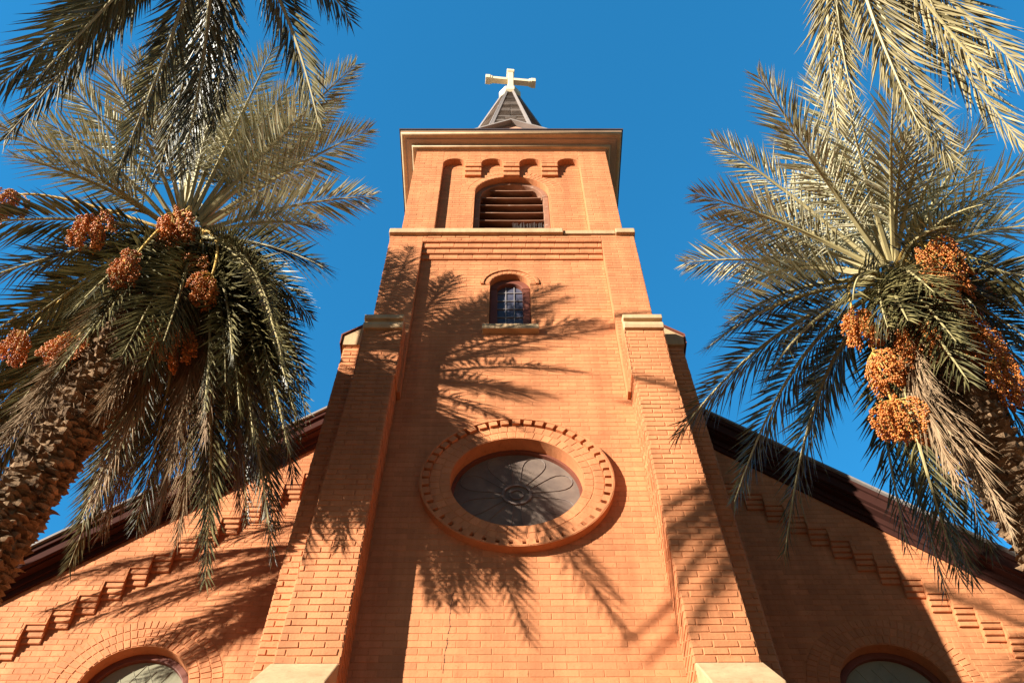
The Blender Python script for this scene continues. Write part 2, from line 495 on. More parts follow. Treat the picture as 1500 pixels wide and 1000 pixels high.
# --- belfry louvers
def holder(name, mb, mats, bev=0.0): return CH_(mb, name, mats, None, bev)
b = MB()
ring(b, BX, BZS, BHW-0.085, BHW-0.003, 6.60, 6.72, 36, 0, math.pi)
b.box(-BHW+0.003, -BHW+0.085, 6.60, 6.72, BZ0, BZS)
b.box(BHW-0.085, BHW-0.003, 6.60, 6.72, BZ0, BZS)
b.box(-BHW+0.085, BHW-0.085, 6.60, 6.72, BZ0, BZ0+0.06)
bel = holder('belfry_window', b, M['louver'], 0.006)
zl = BZ0+0.30
while zl < 16.60:
    half = BHW-0.088 if zl < BZS else math.sqrt(max(0.0, (BHW-0.088)**2-(zl-BZS)**2))
    half2 = half if zl+0.02 < BZS else max(0.06, half-0.02)
    if half2 > 0.1:
        s_ = MB()
        sg = rnd(0.004, 0.014)
        n_ = 10
        top = []; 
        for i in range(n_+1):
            x = -half2+2*half2*i/n_
            zz = zl-sg*(1-(x/half2)**2)+rnd(-0.002, 0.002)
            top.append((x, zz))
        vs = []; fs = []
        for x, zz in top:
            vs += [(x, 6.63, zz-0.022), (x, 6.63, zz), (x, 6.84, zz+0.20), (x, 6.84, zz+0.178)]
        for i in range(n_):
            for k in range(4):
                k2 = (k+1) % 4
                fs.append((i*4+k, (i+1)*4+k, (i+1)*4+k2, i*4+k2))
        fs += [(3, 2, 1, 0), (n_*4, n_*4+1, n_*4+2, n_*4+3)]
        s_.add(vs, fs)
        CH_(s_, 'louver_slat', M['louver'], bel)
    zl += 0.27
s_ = MB(); s_.prism_y(arch_outline(BX, BHW-0.04, BZ0, BZS), 6.90, 6.93); CH_(s_, 'back_board', M['dark'], bel)
s_ = MB()                                            # pigeon spikes on the sill
for i in range(26):
    x = 0.02+i*0.018
    s_.tube([(x, 6.52, 14.56), (x+rnd(-.01, .01), 6.47+rnd(-.02, .02), 14.90)], [0.0025, 0.0015], 4)
CH_(s_, 'bird_spikes', M['gutter'], bel)

# --- cornice, swept round the four sides
def sweep_square(mb, prof, cx, cy, half):
    n = len(prof); vs = []
    for sx, sy in ((-1, -1), (1, -1), (1, 1), (-1, 1)):
        for d, z in prof: vs.append((cx+sx*(half+d), cy+sy*(half+d), z))
    fs = []
    for c in range(4):
        c2 = (c+1) % 4
        for i in range(n-1):
            fs.append((c*n+i, c2*n+i, c2*n+i+1, c*n+i+1))
    mb.add(vs, fs)
TCY = YP+HB
def arc(d0, z0, d1, z1, n=6, bulge=1):
    out = []
    for i in range(1, n+1):
        t = i/n
        if bulge > 0: out.append((d0+(d1-d0)*math.sin(t*math.pi/2), z0+(z1-z0)*(1-math.cos(t*math.pi/2))))
        else: out.append((d0+(d1-d0)*(1-math.cos(t*math.pi/2)), z0+(z1-z0)*math.sin(t*math.pi/2)))
    return out
cz0 = 17.455
c_ = MB()
prof = [(-0.03, cz0), (0.028, cz0), (0.028, cz0+0.022)]+arc(0.028, cz0+0.022, 0.085, cz0+0.075, 6, -1)+[(0.09, cz0+0.095), (0.175, cz0+0.10), (0.175, cz0+0.118)]+arc(0.18, cz0+0.118, 0.235, cz0+0.165, 5, 1)+arc(0.235, cz0+0.165, 0.275, cz0+0.20, 4, -1)+[(0.28, cz0+0.222), (-0.03, cz0+0.225)]
sweep_square(c_, prof, 0, TCY, HB)
cor = CH_(c_, 'cornice', M['tan'])
c_ = MB()                                            # roof edge on top of it
sweep_square(c_, [(-0.1, cz0+0.228), (0.30, cz0+0.228), (0.305, cz0+0.262), (-0.1, cz0+0.27)], 0, TCY, HB)
CH_(c_, 'roof_edge', M['roofedge'], cor)
c_ = MB()                                            # cream bead mouldings
sweep_square(c_, [(0.020, cz0+0.024)]+[(0.052+0.036*math.cos(a), cz0+0.052+0.036*math.sin(a)) for a in [rad(x) for x in range(-140, 61, 25)]]+[(0.02, cz0+0.08)], 0, TCY, HB)
sweep_square(c_, [(0.18, cz0+0.122)]+[(0.228+0.046*math.cos(a), cz0+0.165+0.046*math.sin(a)) for a in [rad(x) for x in range(-150, 41, 25)]]+[(0.2, cz0+0.18)], 0, TCY, HB)
CH_(c_, 'bead_moulding', M['cream'], cor, smooth=True)

# --- cross gabled roof with an octagonal spire
GZ0, GAP, GH = cz0+0.262, 18.50, 1.85
r = MB()
yf, yb = TCY-GH+0.10, TCY+GH-0.10
hw = 1.02
for k_ in range(4):
    q = [(-1.84, -1.84), (1.84, -1.84), (1.84, 1.84), (-1.84, 1.84)]
    (ax_, ay_), (bx_, by_) = q[k_], q[(k_+1) % 4]
    r.add([(ax_, TCY+ay_, GZ0-0.02), (bx_, TCY+by_, GZ0-0.02), (0, TCY, GZ0+0.7)], [(0, 1, 2)])
r.prism_y([(-hw, GZ0), (hw, GZ0), (0, GAP)], yf+0.12, yb-0.12)
r.prism_x([(TCY-hw, GZ0), (TCY+hw, GZ0), (TCY, GAP)], -GH+0.22, GH-0.22)
for s in (-1, 1):                                    # roof planes with a small overhang
    for (ya, yb_) in ((yf, TCY), (TCY, yb)):
        sl = (GAP-GZ0)/hw
        r.hexa([(0, ya, GAP+0.005), (s*hw, ya, GZ0+0.005), (s*hw, yb_, GZ0+0.005), (0, yb_, GAP+0.005),
                (0, ya, GAP+0.05), (s*hw, ya, GZ0+0.05), (s*hw, yb_, GZ0+0.05), (0, yb_, GAP+0.05)])
r.k = 1
r.prism_y([(-hw+0.02, GZ0), (hw-0.02, GZ0), (0, GAP-0.02)], yf+0.10, yf+0.118)
roof = CH_(r, 'tower_roof', [M['ridge'], M['salmon']])
SZ0, SZ1, SR0, SR1 = 17.75, 24.60, 1.40, 0.175       # spire: half width over the flats
sp = MB()
def octo(z, ap, rot=math.pi/8):
    R_ = ap/math.cos(math.pi/8)
    return [(R_*math.cos(rot+k*math.pi/4), TCY+R_*math.sin(rot+k*math.pi/4), z) for k in range(8)]
nrow = 46
for i in range(nrow):                                # shingle courses, each lapping the one below
    z0 = SZ0+(SZ1-SZ0)*i/nrow; z1 = SZ0+(SZ1-SZ0)*(i+1)/nrow
    a0 = SR0+(SR1-SR0)*i/nrow; a1 = SR0+(SR1-SR0)*(i+1)/nrow
    lo, hi = octo(z0, a0+0.028), octo(z1, a1+0.002)
    for k in range(8):
        k2 = (k+1) % 8
        A, B, C_, D_ = [Vector(p) for p in (lo[k], lo[k2], hi[k2], hi[k])]
        nb = max(1, int((B-A).length/0.22))
        for q in range(nb):
            t0, t1 = q/nb, (q+1)/nb
            e = (B-A).normalized()*0.004
            dz = Vector((0, 0, rnd(-0.012, 0.006)))
            inn = Vector((0, TCY, z0))
            p0, p1 = A.lerp(B, t0)+e+dz, A.lerp(B, t1)-e+dz
            sp.add([p0, p1, D_.lerp(C_, t1), D_.lerp(C_, t0), p0+(inn-p0)*0.03, p1+(inn-p1)*0.03], [(0, 1, 2, 3), (4, 5, 1, 0)])
sp.add(octo(SZ0, SR0-0.01)+octo(SZ1, SR1-0.01), [tuple([k, (k+1) % 8, 8+(k+1) % 8, 8+k]) for k in range(8)])
spire = CH_(sp, 'spire', M['shingle'])
rd = MB()
lo, hi = octo(SZ0, SR0+0.02), octo(SZ1, SR1+0.02)
for k in range(8):
    A, B = Vector(lo[k]), Vector(hi[k])
    ax = Vector((A.x, A.y-TCY, 0)).normalized(); tg = Vector((-ax.y, ax.x, 0))
    wA, wB = 0.07, 0.035
    n1 = (ax*math.cos(math.pi/8)+tg*math.sin(math.pi/8)); n2 = (ax*math.cos(math.pi/8)-tg*math.sin(math.pi/8))
    d1 = (tg*math.cos(math.pi/8)-ax*math.sin(math.pi/8)); d2 = (-tg*math.cos(math.pi/8)-ax*math.sin(math.pi/8))
    vs = []
    for P, w_ in ((A, wA), (B, wB)):
        vs += [P+d2*w_+n2*0.012, P+ax*0.03, P+d1*w_+n1*0.012, P+d1*w_-n1*0.02, P-ax*0.02, P+d2*w_-n2*0.02]
    rd.add(vs, [(i, (i+1) % 6, 6+(i+1) % 6, 6+i) for i in range(6)])
CH_(rd, 'hip_flashing', M['ridge'], spire)
cl = MB()
levels = [(SZ1-0.06, 0.20), (SZ1+0.0, 0.255), (SZ1+0.20, 0.255), (SZ1+0.27, 0.22), (SZ1+0.50, 0.12), (SZ1+0.56, 0.11)]
vs = []
for z, a in levels: vs += octo(z, a)
cl.add(vs, [(i*8+k, i*8+(k+1) % 8, (i+1)*8+(k+1) % 8, (i+1)*8+k) for i in range(len(levels)-1) for k in range(8)]+[tuple(range(8))[::-1], tuple(range(40, 48))])
CH_(cl, 'spire_collar', M['gold'], spire, 0.01)
# --- cross, turned a few degrees about its post
cr = MB()
zc0, zc1, za0, za1 = SZ1+0.54, 26.60, 25.84, 26.00
cr.box(-0.07, 0.07, -0.07, 0.07, zc0, zc1)
cr.box(-0.56, -0.0702, -0.068, 0.068, za0, za1)
cr.box(0.0702, 0.56, -0.068, 0.068, za0, za1)
for s in (-1, 1):
    a, b = sorted((s*0.5, s*0.62))
    cr.box(a, b, -0.095, 0.095, za0-0.03, za1+0.03)
    cr.box(*sorted((s*0.45, s*0.51)), -0.082, 0.082, za0-0.015, za1+0.015)
cr.box(-0.095, 0.095, -0.095, 0.095, zc1-0.13, zc1+0.005)
cr.box(-0.085, 0.085, -0.085, 0.085, zc1-0.18, zc1-0.128)
rot = Matrix.Translation((0.02, TCY, 0)) @ Matrix.Rotation(rad(5), 4, 'Z')
cr.v = [tuple(rot @ Vector(p)) for p in cr.v]
CH_(cr, 'cross', M['gold'], bev=0.012)

# --- little leaded window
fz = WZS
a_ = MB()
ring(a_, WX, fz, 0.165, WHW-0.002, 6.58, 6.68, 28, 0, math.pi)
a_.box(WX-WHW+0.002, WX-0.165, 6.58, 6.68, WZ0, fz); a_.box(WX+0.165, WX+WHW-0.002, 6.58, 6.68, WZ0, fz)
a_.box(WX-0.165, WX+0.165, 6.58, 6.68, WZ0, WZ0+0.09)
win = CH_(a_, 'arched_window', M['frame'], bev=0.008)
a_ = MB(); disk(a_, arch_outline(WX, 0.17, WZ0+0.085, fz), 6.645, 0.01); CH_(a_, 'pane', M['leadglass'], win)
a_ = MB()
for i in (-1, 1): a_.box(WX+i*0.055-0.006, WX+i*0.055+0.006, 6.632, 6.644, WZ0+0.09, fz+0.15)
for i in range(1, 6):
    z = WZ0+0.09+i*0.205
    a_.box(WX-0.165, WX+0.165, 6.630, 6.646, z-0.006, z+0.006)
CH_(a_, 'lead_bar', M['lead'], win)
a_ = MB(); a_.box(-0.375, 0.315, 6.415, 6.60, 11.91, WZ0); CH_(a_, 'sill', M['cream'], win, 0.01)
a_ = MB()
a_.k = 1; ring(a_, WX, fz, WHW+0.002, WHW+0.075, YW-0.008, YW+0.03, 30, -0.05, math.pi+0.05)
ring(a_, WX, fz, WHW+0.078, WHW+0.120, YW-0.024, YW+0.03, 30, -0.04, math.pi+0.04)
a_.k = 0
ring_bricks(a_, WX, fz, WHW+0.004, WHW+0.075, YW-0.008, 0, math.pi, 15, 0.004)
ring_bricks(a_, WX, fz, WHW+0.080, WHW+0.119, YW-0.024, -0.03, math.pi+0.03, 8, 0.004)
CH_(a_, 'hood_mould', BM, win)

# --- rose window
ro = MB()
ro.k = 1
ring(ro, RX, RZ, 0.655, 0.862, YW-0.055, YW+0.05, 96)
ring(ro, RX, RZ, 0.858, 0.93, YW-0.030, YW+0.05, 96)
ring(ro, RX, RZ, 0.928, 0.955, YW-0.092, YW+0.05, 96)
ro.k = 0
ring_bricks(ro, RX, RZ, 0.66, 0.758, YW-0.055, 0, 2*math.pi, 48, 0.004, 0.008)
ring_bricks(ro, RX, RZ, 0.760, 0.860, YW-0.055, 0.05, 0.05+2*math.pi, 54, 0.004, 0.008)
ND = 46
for i in range(ND):
    a = 2*math.pi*(i+0.5)/ND
    da = 0.34*2*math.pi/ND
    P = lambda rr, aa, y: (RX+rr*math.cos(aa), y, RZ+rr*math.sin(aa))
    y0 = YW-0.088+rnd(-.004, .004)
    ro.hexa([P(0.862, a+da, y0), P(0.862, a-da, y0), P(0.862, a-da, YW), P(0.862, a+da, YW), P(0.927, a+da, y0), P(0.927, a-da, y0), P(0.927, a-da, YW), P(0.927, a+da, YW)])
ring_bricks(ro, RX, RZ, 0.929, 0.954, YW-0.092, 0, 2*math.pi, 30, 0.003, 0.006)
rose = CH_(ro, 'rose_window', BM)
a_ = MB(); disk(a_, circle(RX, RZ, 0.66), 6.645, 0.01); CH_(a_, 'pane', M['roseglass'], rose)
a_ = MB(); ring(a_, RX, RZ, 0.625, 0.654, 6.60, 6.66, 96); CH_(a_, 'frame', M['frame'], rose)
a_ = MB()
ring(a_, RX, RZ, 0.125, 0.15, 6.628, 6.644, 40)
ring(a_, RX, RZ, 0.06, 0.072, 6.632, 6.644, 24)
for k in range(8):                                   # petals round the hub
    a = 2*math.pi*k/8+math.pi/8
    pts = []
    for i in range(15):
        t = i/14
        rr = 0.15+0.45*math.sin(math.pi*t)**0.6
        aa = a+(t-0.5)*0.36+(t-0.5)*0.62*math.sin(math.pi*t)**0.7
        pts.append((RX+rr*math.cos(aa), 6.641, RZ+rr*math.sin(aa)))
    a_.tube(pts, [0.004]*15, 5)
CH_(a_, 'tracery', M['tracery'], rose)

# --- buttresses, two stages with a step of the inner side and stone weatherings
def buttress(s):
    top, step, wz = 11.47, 10.55, 6.68
    yf = 6.16
    xi = lambda z: 1.285 if z > step else 1.285+0.012+(step-z)*0.0128
    xo = lambda z: 1.735 if z > step else 1.735+(step-z)*0.0302
    m_ = MB(); m_.k = 1
    def blk(z0, z1, y0):
        e = 1e-4
        a0, b0, a1, b1 = s*xi(z0+e), s*xo(z0+e), s*xi(z1-e), s*xo(z1-e)
        (l0, r0), (l1, r1) = sorted((a0, b0)), sorted((a1, b1))
        m_.hexa([(l0, y0, z0), (r0, y0, z0), (r0, 6.55, z0), (l0, 6.55, z0), (l1, y0, z1), (r1, y0, z1), (r1, 6.55, z1), (l1, 6.55, z1)])
    blk(step, top+0.001, yf+0.012); blk(wz-0.3, step, yf)
    m_.hexa([(sorted((s*1.30, s*1.91))[0], 5.84, 0), (sorted((s*1.30, s*1.91))[1], 5.84, 0), (sorted((s*1.30, s*1.91))[1], 6.55, 0), (sorted((s*1.30, s*1.91))[0], 6.55, 0),
             (sorted((s*1.34, s*1.87))[0], 5.84, 6.24), (sorted((s*1.34, s*1.87))[1], 5.84, 6.24), (sorted((s*1.34, s*1.87))[1], 6.55, 6.24), (sorted((s*1.34, s*1.87))[0], 6.55, 6.24)])
    m_.k = 0
    lo = (lambda z: min(s*xi(z), s*xo(z))); hi = (lambda z: max(s*xi(z), s*xo(z)))
    kw = dict(h=0.0065, joint=0.009, j=0.003)
    xz(m_, yf+0.012, lo, hi, step, top, phase=0.02, h=0.005, joint=0.009, j=0.0015)
    xz(m_, yf, lo, hi, wz-0.1, step, phase=0.02, **kw)
    xz(m_, 5.84, min(s*1.32, s*1.89), max(s*1.32, s*1.89), 0, 6.2, **kw)
    # inner and outer cheeks
    for f_x, sd in ((xi, -s), (xo, s)):
        for z0, z1 in ((wz-0.1, step), (step, top)):
            zm = z0
            while zm < z1-0.03:
                zt = min((math.floor(zm/CH+0.01)+1)*CH, z1)
                X = s*f_x((zm+zt)/2)
                row = int(zm/CH)
                y = yf-0.004
                first = 0.10 if row % 2 else 0.2
                while y < 6.49:
                    y2 = min(y+first, 6.495); first = 0.2
                    n = Vector((sd, 0, 0))
                    brick(m_, ((X, y, zm), (X, y2, zm), (X, y2, zt), (X, y, zt)), n, 0.006, 0.011, 0.002)
                    y = y2
                zm = zt
    bt = CH_(m_, 'buttress', BM)
    # moulded cap
    c = MB()
    a, b = sorted((s*1.287, s*1.746))
    m2 = MB(); m2.box(*sorted((s*1.285, s*1.735)), 6.20, 6.52, 11.46, 11.73)
    CH_(m2, 'cap_backing', M['brick'], bt)
    prof = [(6.24, 11.472), (6.135, 11.472), (6.128, 11.49), (6.118, 11.52), (6.122, 11.57), (6.155, 11.605), (6.155, 11.64), (6.112, 11.65), (6.108, 11.72), (6.118, 11.735), (6.24, 11.80)]
    c.prism_x(prof, a, b)
    CH_(c, 'capstone', M['cream'], bt, 0.006)
    c = MB()
    a, b = sorted((s*1.348, s*1.868))
    a2, b2 = sorted((s*1.352, s*1.882))
    c.add([(a, 6.15, 6.69), (b, 6.15, 6.69), (b2, 5.80, 6.245), (a2, 5.80, 6.245), (a2, 5.795, 6.15), (b2, 5.795, 6.15), (b, 6.17, 6.15), (a, 6.17, 6.15), (a, 6.17, 6.69), (b, 6.17, 6.69)],
          [(3, 2, 1, 0), (4, 5, 2, 3), (0, 1, 9, 8), (7, 6, 5, 4), (8, 9, 6, 7), (0, 8, 7, 4, 3), (1, 2, 5, 6, 9)])
    CH_(c, 'weathering_stone', M['stone'], bt, 0.012)
    # buttress on the tower's flank
    m_ = MB(); m_.k = 1
    xo2 = lambda z: 1.985+(11.5-z)*0.019
    ys = 6.42
    a0, a1 = s*xo2(0), s*xo2(11.6)
    l0, r0 = sorted((s*1.6, a0)); l1, r1 = sorted((s*1.6, a1))
    m_.hexa([(l0, ys, 0), (r0, ys, 0), (r0, 7.1, 0), (l0, 7.1, 0), (l1, ys, 11.51), (r1, ys, 11.51), (r1, 7.1, 11.51), (l1, 7.1, 11.51)])
    m_.k = 0
    lo = (lambda z: min(s*1.72, s*xo2(z))); hi = (lambda z: max(s*1.72, s*xo2(z)))
    xz(m_, ys, lo, hi, 0, 11.49, phase=0.11, h=0.008, joint=0.010, j=0.0025)
    zm = 5.0
    while zm < 11.42:
        X = s*xo2(zm+CH/2); y = ys-0.004; first = 0.1 if int(zm/CH+.5) % 2 else 0.2
        while y < 7.09:
            y2 = min(y+first, 7.1); first = 0.2
            brick(m_, ((X, y, zm), (X, y2, zm), (X, y2, zm+CH), (X, y, zm+CH)), Vector((s, 0, 0)), 0.006, 0.011, 0.002)
            y = y2
        zm += CH
    b2_ = CH_(m_, 'flank_buttress', BM)
    c = MB()
    pr = [(s*2.015, 11.50), (s*2.025, 11.68), (s*1.72, 11.97), (s*1.60, 11.97), (s*1.60, 11.50)]
    c.prism_y(pr if s < 0 else pr[::-1], ys-0.035, 7.14)
    CH_(c, 'capstone', M['stone'], b2_, 0.01)
    c = MB()
    c.prism_y([(s*2.027, 11.50), (s*2.037, 11.50), (s*2.042, 11.70), (s*1.70, 12.02), (s*1.70, 12.00), (s*2.027, 11.69)][::(1 if s < 0 else -1)], ys-0.055, 7.16)
    CH_(c, 'cap_flashing', M['frame'], b2_)
for s in (-1, 1): buttress(s)

# ------------------------------------------------------------------ nave
YN = 8.17
NX = 7.3
RK = 0.89
rake = lambda x, z0: z0-RK*abs(x)
NC, NCZ, NR = 3.76, 8.035, 0.55         # nave windows
w = MB(); w.k = 1
for s in (-1, 1):
    o = [(s*1.5, 0), (s*NX, 0), (s*NX, rake(NX, 14.0)), (s*1.5, rake(1.5, 14.0))]
    if s < 0: o = o[::-1]
    plate(w, YN, o, [arch_outline(s*NC, NR, 5.2, NCZ)], [0.17])
w.box(-NX+.02, NX-.02, YN+0.6, 24, 0, 7.4)
w.k = 0
# stepped corbel table: the gable above it stands proud of the wall
ST_X, ST_Z, PX, PZ = 2.79, 10.80, 0.2066, 0.2
nst = 22
def step_z(x):              # underside of the proud gable face at |x|
    k = math.floor((abs(x)-ST_X)/PX)
    return ST_Z-k*PZ
for s in (-1, 1):
    lo_, hi_ = sorted((s*1.95, s*NX))
    # wall below the steps
    def skn(u, v, s=s):
        if abs(u-s*NC) < NR+0.002 and v < NCZ: return True
        if (u-s*NC)**2+(v-NCZ)**2 < (NR+0.335)**2 and v > NCZ-0.01: return True
        return v > step_z(u)-0.2 or v > rake(u, 13.9)
    xz(w, YN, lo_, hi_, 5.0, 12.4, skip=skn, h=0.0035, joint=0.008, j=0.0015)
    ring_bricks(w, s*NC, NCZ, NR+0.003, NR+0.113, YN, 0, math.pi, 27, 0.007, 0.009)
    ring_bricks(w, s*NC, NCZ, NR+0.114, NR+0.224, YN, 0, math.pi, 32, 0.006, 0.009)
    ring_bricks(w, s*NC, NCZ, NR+0.225, NR+0.335, YN, 0, math.pi, 37, 0.006, 0.009)
    # proud gable face with its stepped lower edge
    PR = 0.085
    w.k = 1
    for k in range(-4, nst):
        xa, xb = ST_X+k*PX, ST_X+(k+1)*PX
        if xb > NX: break
        zt = ST_Z-k*PZ
        za, zb_ = rake(xa, 14.0), rake(xb, 14.0)
        pr = [(s*xa, zt), (s*xb, zt), (s*xb, zb_), (s*xa, za)]
        w.prism_y(pr if s > 0 else pr[::-1], YN-PR, YN+0.01)
        for c in range(3):
            z1 = zt-c*0.0667
            d = 0.064-0.021*c
            a, b = sorted((s*(xa+0.001), s*(xb+0.010*(c == 0))))
            w.k = 0
            w.box(a, b-0.0, YN-d, YN+0.01, z1-0.0665, z1-0.0005)
            P = lambda x, z, y=YN-d: (x, y, z)
            brick(w, (P(a, z1-0.0667), P(b, z1-0.0667), P(b, z1), P(a, z1)), Vector((0, -1, 0)), 0.005, 0.008, 0.002)
            w.k = 1
    w.k = 0
    def skg(u, v): return v < step_z(u)+0.003 or v > rake(u, 13.98)
    xz(w, YN-PR, lo_, hi_, 5.0, 12.5, skip=skg, h=0.0035, joint=0.008, j=0.0015, phase=0.06)
nave = CH_(w, 'nave_wall', BM)
for s in (-1, 1):
    a_ = MB()
    ring(a_, s*NC, NCZ, NR-0.075, NR-0.002, YN+0.12, YN+0.20, 40, 0, math.pi)
    for q in (-1, 1):
        a, b = sorted((s*NC+q*(NR-0.075), s*NC+q*(NR-0.002)))
        a_.box(a, b, YN+0.12, YN+0.20, 5.2, NCZ)
    nw = CH_(a_, 'nave_window', M['frame'], bev=0.008)
    a_ = MB(); disk(a_, arch_outline(s*NC, NR-0.07, 5.2, NCZ), YN+0.165, 0.01); CH_(a_, 'pane', M['navepane'], nw)
    a_ = MB()
    for q in range(-3, 4):
        for dgn in (-1, 1):
            x0 = s*NC+q*0.16
            pts = []
            for t in range(25):
                z = 6.6+t*0.09; x = x0+dgn*(z-7.6)*0.55
                ok = abs(x-s*NC) < NR-0.08 and (z < NCZ or (x-s*NC)**2+(z-NCZ)**2 < (NR-0.08)**2)
                if ok: pts.append((x, YN+0.163, z))
            if len(pts) > 1: a_.tube(pts, [0.004]*len(pts), 4)
    CH_(a_, 'lead_bar', M['navepane'], nw)
# rake boards
for s in (-1, 1):
    rb = MB()
    def slab(y0, y1, zt, zb, x0=1.3, x1=NX+0.35):
        pr = [(s*x0, rake(x0, zb)), (s*x1, rake(x1, zb)), (s*x1, rake(x1, zt)), (s*x0, rake(x0, zt))]
        rb.prism_y(pr if s > 0 else pr[::-1], y0, y1)
    slab(7.90, 7.95, 14.39, 14.15)
    slab(7.95, 8.085, 14.16, 14.12)         # soffit
    slab(8.03, 8.084, 14.118, 14.02)
    slab(8.055, 8.083, 14.018, 13.93)
    slab(7.87, 7.899, 14.40, 14.31)
    rk = CH_(rb, 'rake_board', M['maroon'], bev=0.006)
    rb = MB(); slab(7.84, 7.91, 14.445, 14.404)
    CH_(rb, 'roof_edge', M['gutter'], rk)
rf = MB()
for s in (-1, 1):
    x0, x1 = 0, NX+0.4
    rf.hexa([(s*x0, 7.95, 14.40), (s*x1, 7.95, rake(x1, 14.40)), (s*x1, 24.2, rake(x1, 14.40)), (s*x0, 24.2, 14.40),
             (s*x0, 7.95, 14.44), (s*x1, 7.95, rake(x1, 14.44)), (s*x1, 24.2, rake(x1, 14.44)), (s*x0, 24.2, 14.44)])
CH_(rf, 'nave_roof', M['shingle'])

# ------------------------------------------------------------------ palms
UP = Vector((0, 0, 1))
def bez(B, C_, T, n):
    return [B*(1-t)**2+C_*2*t*(1-t)+T*t*t for t in [i/n for i in range(n+1)]]
def frond(root, name, B, T, arch, kind, roll=0.0, lmax=0.42, dens=1.0, wide=1.0):
    """one pinnate frond: tapering rachis and folded leaflets, in the coordinates of its palm"""
    B, T = Vector(B), Vector(T)
    C_ = (B+T)/2+UP*arch
    n = 22
    pts = bez(B, C_, T, n)
    L = sum((pts[i+1]-pts[i]).length for i in range(n))
    mb = MB(); mb.k = 1
    w0 = 0.026 if kind != 'dry' else 0.018
    mb.tube(pts, [w0*(1-i/n)**0.8+0.004 for i in range(n+1)], 5, False)
    mb.k = 0
    t0 = (pts[1]-pts[0]).normalized()
    Nn = UP-t0*UP.dot(t0)
    if Nn.length < 0.05: Nn = Vector((0, -1, 0))-t0*Vector((0, -1, 0)).dot(t0)
    Nn.normalize()
    frames = []
    for i in range(n+1):
        t = (pts[min(i+1, n)]-pts[max(i-1, 0)]).normalized()
        Nn = (Nn-t*Nn.dot(t)).normalized()
        frames.append((t, Nn.copy()))
    cnt = int(L*31*dens)
    start = 0.20 if kind != 'dry' else 0.12
    vv, ff = mb.v, mb.f
    for side in (-1, 1):
        for i in range(cnt):
            t = start+(1-start)*(i+rnd(0, 0.7))/cnt
            if t > 0.998: continue
            if kind == 'dry' and random.random() < 0.25: continue
            fi = t*n; k = min(int(fi), n-1); fr = fi-k
            P = pts[k].lerp(pts[k+1], fr)
            tg = frames[k][0].lerp(frames[k+1][0], fr).normalized()
            nn = frames[k][1].lerp(frames[k+1][1], fr).normalized()
            tw = roll*(0.3+t)
            sd = tg.cross(nn)*side
            if tw:
                R_ = Matrix.Rotation(tw, 3, tg); sd = R_ @ sd; nn2 = R_ @ nn
            else: nn2 = nn
            q = (t-start)/(1-start)
            ll = lmax*(0.45+0.75*math.sin(math.pi*min(1, q*0.85+0.12)))*(1 if q < 0.8 else 1-1.9*(q-0.8)**1.2)*rnd(0.86, 1.1)
            if kind == 'dry':
                fwd_ = rad(rnd(6, 24)); lift = rad(rnd(-40, 40))
            else:
                fwd_ = rad((62-36*q if kind == 'leaf' else 40-20*q if kind[:4] == 'hang' else 52-28*q)+rnd(-8, 8)); lift = rad((12, 34, -8)[i % 3]+rnd(-8, 8))
            d = tg*math.cos(fwd_)+(sd*math.cos(lift)+nn2*math.sin(lift))*math.sin(fwd_)
            d.normalize()
            dr = (0.10 if kind == 'leaf' else 0.30 if kind[:4] == 'hang' else 0.22 if kind == 'old' else 0.35)*ll
            wd = wide*(0.0125 if kind != 'dry' else 0.008)*(0.7+0.5*math.sin(math.pi*min(1, q+0.1)))
            wv = d.cross(nn2).normalized() if abs(d.dot(nn2)) < 0.98 else sd
            fold = nn2*wd*(0.5 if kind != 'dry' else 1.0)
            mid = P+d*ll*0.38-UP*dr*0.2
            tip = P+d*ll-UP*dr+Vector((rnd(-1, 1), rnd(-1, 1), rnd(-1, 1)))*0.015*(3 if kind == 'dry' else 1)
            o = len(vv)
            vv += [tuple(P), tuple(mid+wv*wd+fold), tuple(mid-wv*wd+fold), tuple(mid), tuple(tip)]
            ff += [[o, o+1, o+3], [o, o+3, o+2], [o+1, o+4, o+3], [o+3, o+4, o+2]]
            mb.mi += [0, 0, 0, 0]
    lm = {'leaf': M['leaf'], 'hang': M['shaded_oldleaf'], 'hangpale': M['paleleaf'], 'old': M['shaded_oldleaf'], 'dry': M['dryleaf']}[kind]
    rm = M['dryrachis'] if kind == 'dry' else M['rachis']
    return mb.build(name, [lm, rm], root)
